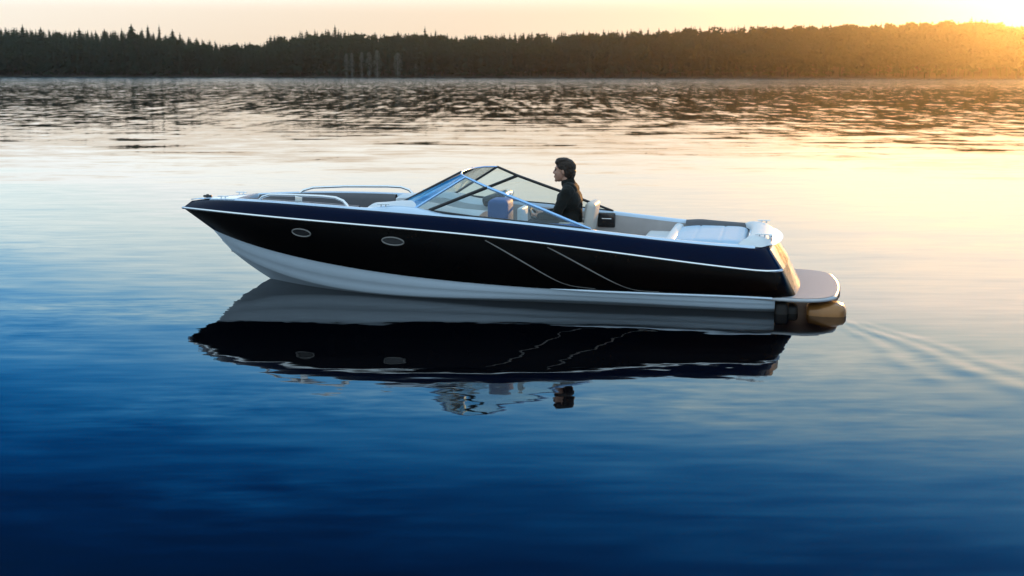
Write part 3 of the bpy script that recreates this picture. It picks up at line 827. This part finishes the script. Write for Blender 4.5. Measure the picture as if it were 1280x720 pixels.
# starboard dark bolster running along the far coaming, blue inside
mb = MB(); rws = []
for x in np.linspace(.30, 1.15, 12):
    w = wdk(x)-.05; z0 = float(z_deck(x)); h = .035*smooth01((x-.26)/.06)*smooth01((1.22-x)/.3)
    rws.append([(x, -(w-.05), z0-.03), (x, -(w-.03), z0+h), (x, -(w-.08), z0+h+.02), (x, -(w-.14), z0+h), (x, -(w-.18), z0-.03)])
mb.grid(rws, flip=True); mb.build('side_bolster', M['dgrey'], boat)
# black cockpit opening frame behind helm (storage locker) on starboard side
mb = MB(); mb.box((2.22, -.90, .83), (.24, .06, .20), .02); lk_ = mb.build('locker', M['screen'], boat)
mb = MB(); mb.tube([(2.15, -.862, .85), (2.28, -.862, .85)], .008); mb.build('handle', M['chrome'], lk_)
# stern quarter coaming hoops + nav light
mb = MB(); rws = []
for q_ in np.linspace(1, -1, 25):
    e = math.sqrt(max(0, 1-abs(q_)**6)); y = .97*q_; bx = .13*abs(q_)**5 - .03*(1-q_*q_)
    rws.append([(.31+bx, y, .79), (.30+bx, y, .79+.075*e), (.26+bx, y, .79+.105*e), (.18+bx, y, .79+.11*e), (.09+bx, y, .79+.085*e), (.03+bx, y, .79+.045*e), (.0+bx, y, .79)])
mb.grid(rws, flip=True); mb.build('stern_coaming', M['vinyl'], boat)
mb = MB(); mb.tube([(.03, .62, .80), (.03, .62, .87)], .02); mb.sph((.03, .62, .885), .028); mb.build('stern_light', M['chrome'], boat)

# ================================================================ the driver (boat frame coordinates; faces +x)
def world_empty_for(loc):
    Mx = Matrix.Translation((3.25, 14.80, 0)) @ Matrix.Rotation(R(180-12.6), 4, 'Z')
    return Mx @ Vector(loc)
PX, PY, PZ = 2.64, -.38, .80          # hip point on the seat cushion
pe = empty('person', world_empty_for((PX, PY, PZ)), R(180-12.6))
tag(pe, 'dark-haired person in a black jacket sitting at the helm, looking towards the bow', 'person')
K = 1.07
def q(x, y, z): return (x*K, y*K, z*K)
def remesh(o, vox, smooth_it=3):
    m = o.modifiers.new('r', 'REMESH'); m.mode = 'VOXEL'; m.voxel_size = vox; m.use_smooth_shade = True
    if smooth_it: s = o.modifiers.new('s', 'SMOOTH'); s.factor = .5; s.iterations = smooth_it
HC = (.075, 0, .665); HS = 1.22   # head centre
def hp(x, y, z): return q(HC[0]+x*HS, HC[1]+y*HS, HC[2]+z*HS)
mb = MB()
# torso, hips, neck
for a, b, ra, rb in (((0, .07, .06), (0, -.07, .06), .105, .105), ((0, 0, .08), (.0, 0, .28), .12, .12), ((.0, .06, .32), (.0, -.06, .32), .115, .115),
                     ((.0, .13, .41), (.0, -.13, .41), .066, .066), ((.0, 0, .45), (.045, 0, .58), .066, .062)):
    mb.capsule(q(*a), q(*b), ra*K, rb*K)
arms = {}
for sg in (1, -1):
    sh, el, wr = (.01, .185*sg, .42), (.12, .25*sg, .17), (.35, .165*sg, .13)
    arms[sg] = (sh, el, wr)
    mb.capsule(q(*sh), q(*el), .050*K, .040*K); mb.capsule(q(*el), q(*wr), .040*K, .028*K)
    # legs: thigh on the seat, calf down
    hipp, kn, an = (.02, .09*sg, .04), (.43, .13*sg, .02), (.38, .13*sg, -.33)
    mb.capsule(q(*hipp), q(*kn), .082*K, .058*K); mb.capsule(q(*kn), q(*an), .055*K, .036*K)
    # hand closed on the wheel: palm, four fingers curled over the rim, thumb on its side
    w = Vector(q(*wr)); d = Vector((.9, -.25*sg, .25)).normalized(); sd_ = Vector((0, 1, 0)).cross(d).normalized(); lat = Vector((0, sg, 0))
    mb.capsule(w+d*.01, w+d*.055+lat*.016, .024, .021); mb.capsule(w+d*.01, w+d*.055-lat*.018, .024, .021)
    for k in range(4):
        b0 = w+d*.072+lat*(.030-.020*k); ln = (.030, .036, .033, .026)[k]
        b1 = b0+d*ln*.9+Vector((0, 0, .006)); b2 = b1+Vector((.006, 0, -ln*.85)); b3 = b2+Vector((-.022, 0, -.006))
        mb.capsule(b0, b1, .0095, .009); mb.capsule(b1, b2, .009, .0085); mb.capsule(b2, b3, .0085, .0075)
    t0 = w+d*.025-lat*.030; t1 = t0+d*.03-lat*.016+Vector((0, 0, -.008)); t2 = t1+d*.026+Vector((0, 0, -.012))
    mb.capsule(t0, t1, .012, .011); mb.capsule(t1, t2, .011, .009)
# head
mb.sph(hp(-.012, 0, .035), (.098*K*HS, .074*K*HS, .085*K*HS), 20, 14)
mb.sph(hp(.03, 0, -.01), (.065*K*HS, .062*K*HS, .085*K*HS), 20, 14)
mb.sph(hp(.048, 0, -.055), (.042*K*HS, .046*K*HS, .045*K*HS), 16, 10)       # jaw
mb.capsule(hp(.078, 0, -.085), hp(.074, 0, -.08), .017*K*HS, .018*K*HS)  # chin
mb.capsule(hp(.084, .0, .026), hp(.102, 0, -.008), .009*K*HS, .012*K*HS)   # nose
for sg in (1, -1):
    mb.capsule(hp(.098, .008*sg, -.014), hp(.094, .012*sg, -.016), .007*K*HS, .006*K*HS)
    mb.capsule(hp(.083, .012*sg, .040), hp(.070, .045*sg, .040), .010*K*HS, .009*K*HS)   # brow
    mb.sph(hp(.062, .036*sg, -.012), (.022*K*HS, .018*K*HS, .020*K*HS), 10, 8)        # cheek
    mb.sph(hp(-.008, .073*sg, .005), (.016*K*HS, .009*K*HS, .028*K*HS), 10, 8)        # ear
mb.capsule(hp(.092, .012, -.045), hp(.092, -.012, -.045), .0085*K*HS, .0085*K*HS)
mb.capsule(hp(.088, .010, -.056), hp(.088, -.010, -.056), .0085*K*HS, .0085*K*HS)
body = mb.build('body', M['skin'], pe); remesh(body, .0055, 2)
for sg in (1, -1):
    mb = MB(); mb.sph(hp(.079, .030*sg, .022), .0115*K*HS, 12, 8); mb.build('eye', M['eye'], pe)
# hair: full on top with a low knot on the nape
mb = MB()
mb.sph(hp(-.022, 0, .052), (.104*K*HS, .084*K*HS, .086*K*HS), 22, 14); mb.sph(hp(-.055, 0, .005), (.070*K*HS, .078*K*HS, .085*K*HS), 20, 12)
mb.sph(hp(.045, 0, .095), (.050*K*HS, .062*K*HS, .034*K*HS), 16, 10); mb.sph(hp(.01, 0, .118), (.075*K*HS, .062*K*HS, .030*K*HS), 16, 10)
mb.capsule(hp(-.085, 0, -.02), hp(-.076, 0, -.075), .036*K*HS, .026*K*HS)
for sg in (1, -1): mb.capsule(hp(-.02, .070*sg, .04), hp(-.035, .072*sg, -.03), .020*K*HS, .014*K*HS)
hair = mb.build('hair', M['hair'], pe); remesh(hair, .006, 2)
ht = bpy.data.textures.new('locks', 'CLOUDS'); ht.noise_scale = .028
hd = hair.modifiers.new('d', 'DISPLACE'); hd.texture = ht; hd.strength = .014; hd.mid_level = .75; hd.texture_coords = 'LOCAL'
# jacket
mb = MB()
for a, b, ra, rb in (((-.01, .07, .08), (-.01, -.07, .08), .13, .13), ((-.01, 0, .10), (.0, 0, .28), .155, .158), ((.0, .075, .33), (.0, -.075, .33), .150, .150),
                     ((-.005, .15, .43), (-.005, -.15, .43), .090, .090), ((-.01, .08, .45), (-.01, -.08, .45), .098, .098), ((.0, 0, .49), (.02, 0, .535), .090, .084)):
    mb.capsule(q(*a), q(*b), ra*K, rb*K)
for sg in (1, -1):
    sh, el, wr = arms[sg]; w2 = Vector(el).lerp(Vector(wr), .93)
    mb.capsule(q(*sh), q(*el), .078*K, .060*K); mb.capsule(q(*el), q(*w2), .056*K, .040*K)
mb.capsule(q(-.10, .05, .20), q(-.095, -.05, .20), .06*K, .06*K)
jk = mb.build('jacket', M['jacket'], pe); remesh(jk, .009, 2)
dt = bpy.data.textures.new('folds', 'CLOUDS'); dt.noise_scale = .09
dm = jk.modifiers.new('d', 'DISPLACE'); dm.texture = dt; dm.strength = .024; dm.texture_coords = 'LOCAL'
# trousers and shoes
mb = MB()
mb.capsule(q(0, .07, .05), q(0, -.07, .05), .118*K, .118*K)
for sg in (1, -1):
    hipp, kn, an = (.02, .09*sg, .05), (.43, .13*sg, .03), (.38, .13*sg, -.30)
    mb.capsule(q(*hipp), q(*kn), .096*K, .072*K); mb.capsule(q(*kn), q(*an), .070*K, .052*K)
tr_ = mb.build('trousers', M['trouser'], pe); remesh(tr_, .010, 2)
for sg in (1, -1):
    mb = MB(); mb.capsule(q(.36, .13*sg, -.345), q(.53, .14*sg, -.352), .038*K, .033*K); mb.capsule(q(.37, .13*sg, -.30), q(.38, .13*sg, -.34), .044*K, .040*K)
    s_ = mb.build('shoe', M['rubber'], pe); remesh(s_, .008, 1)
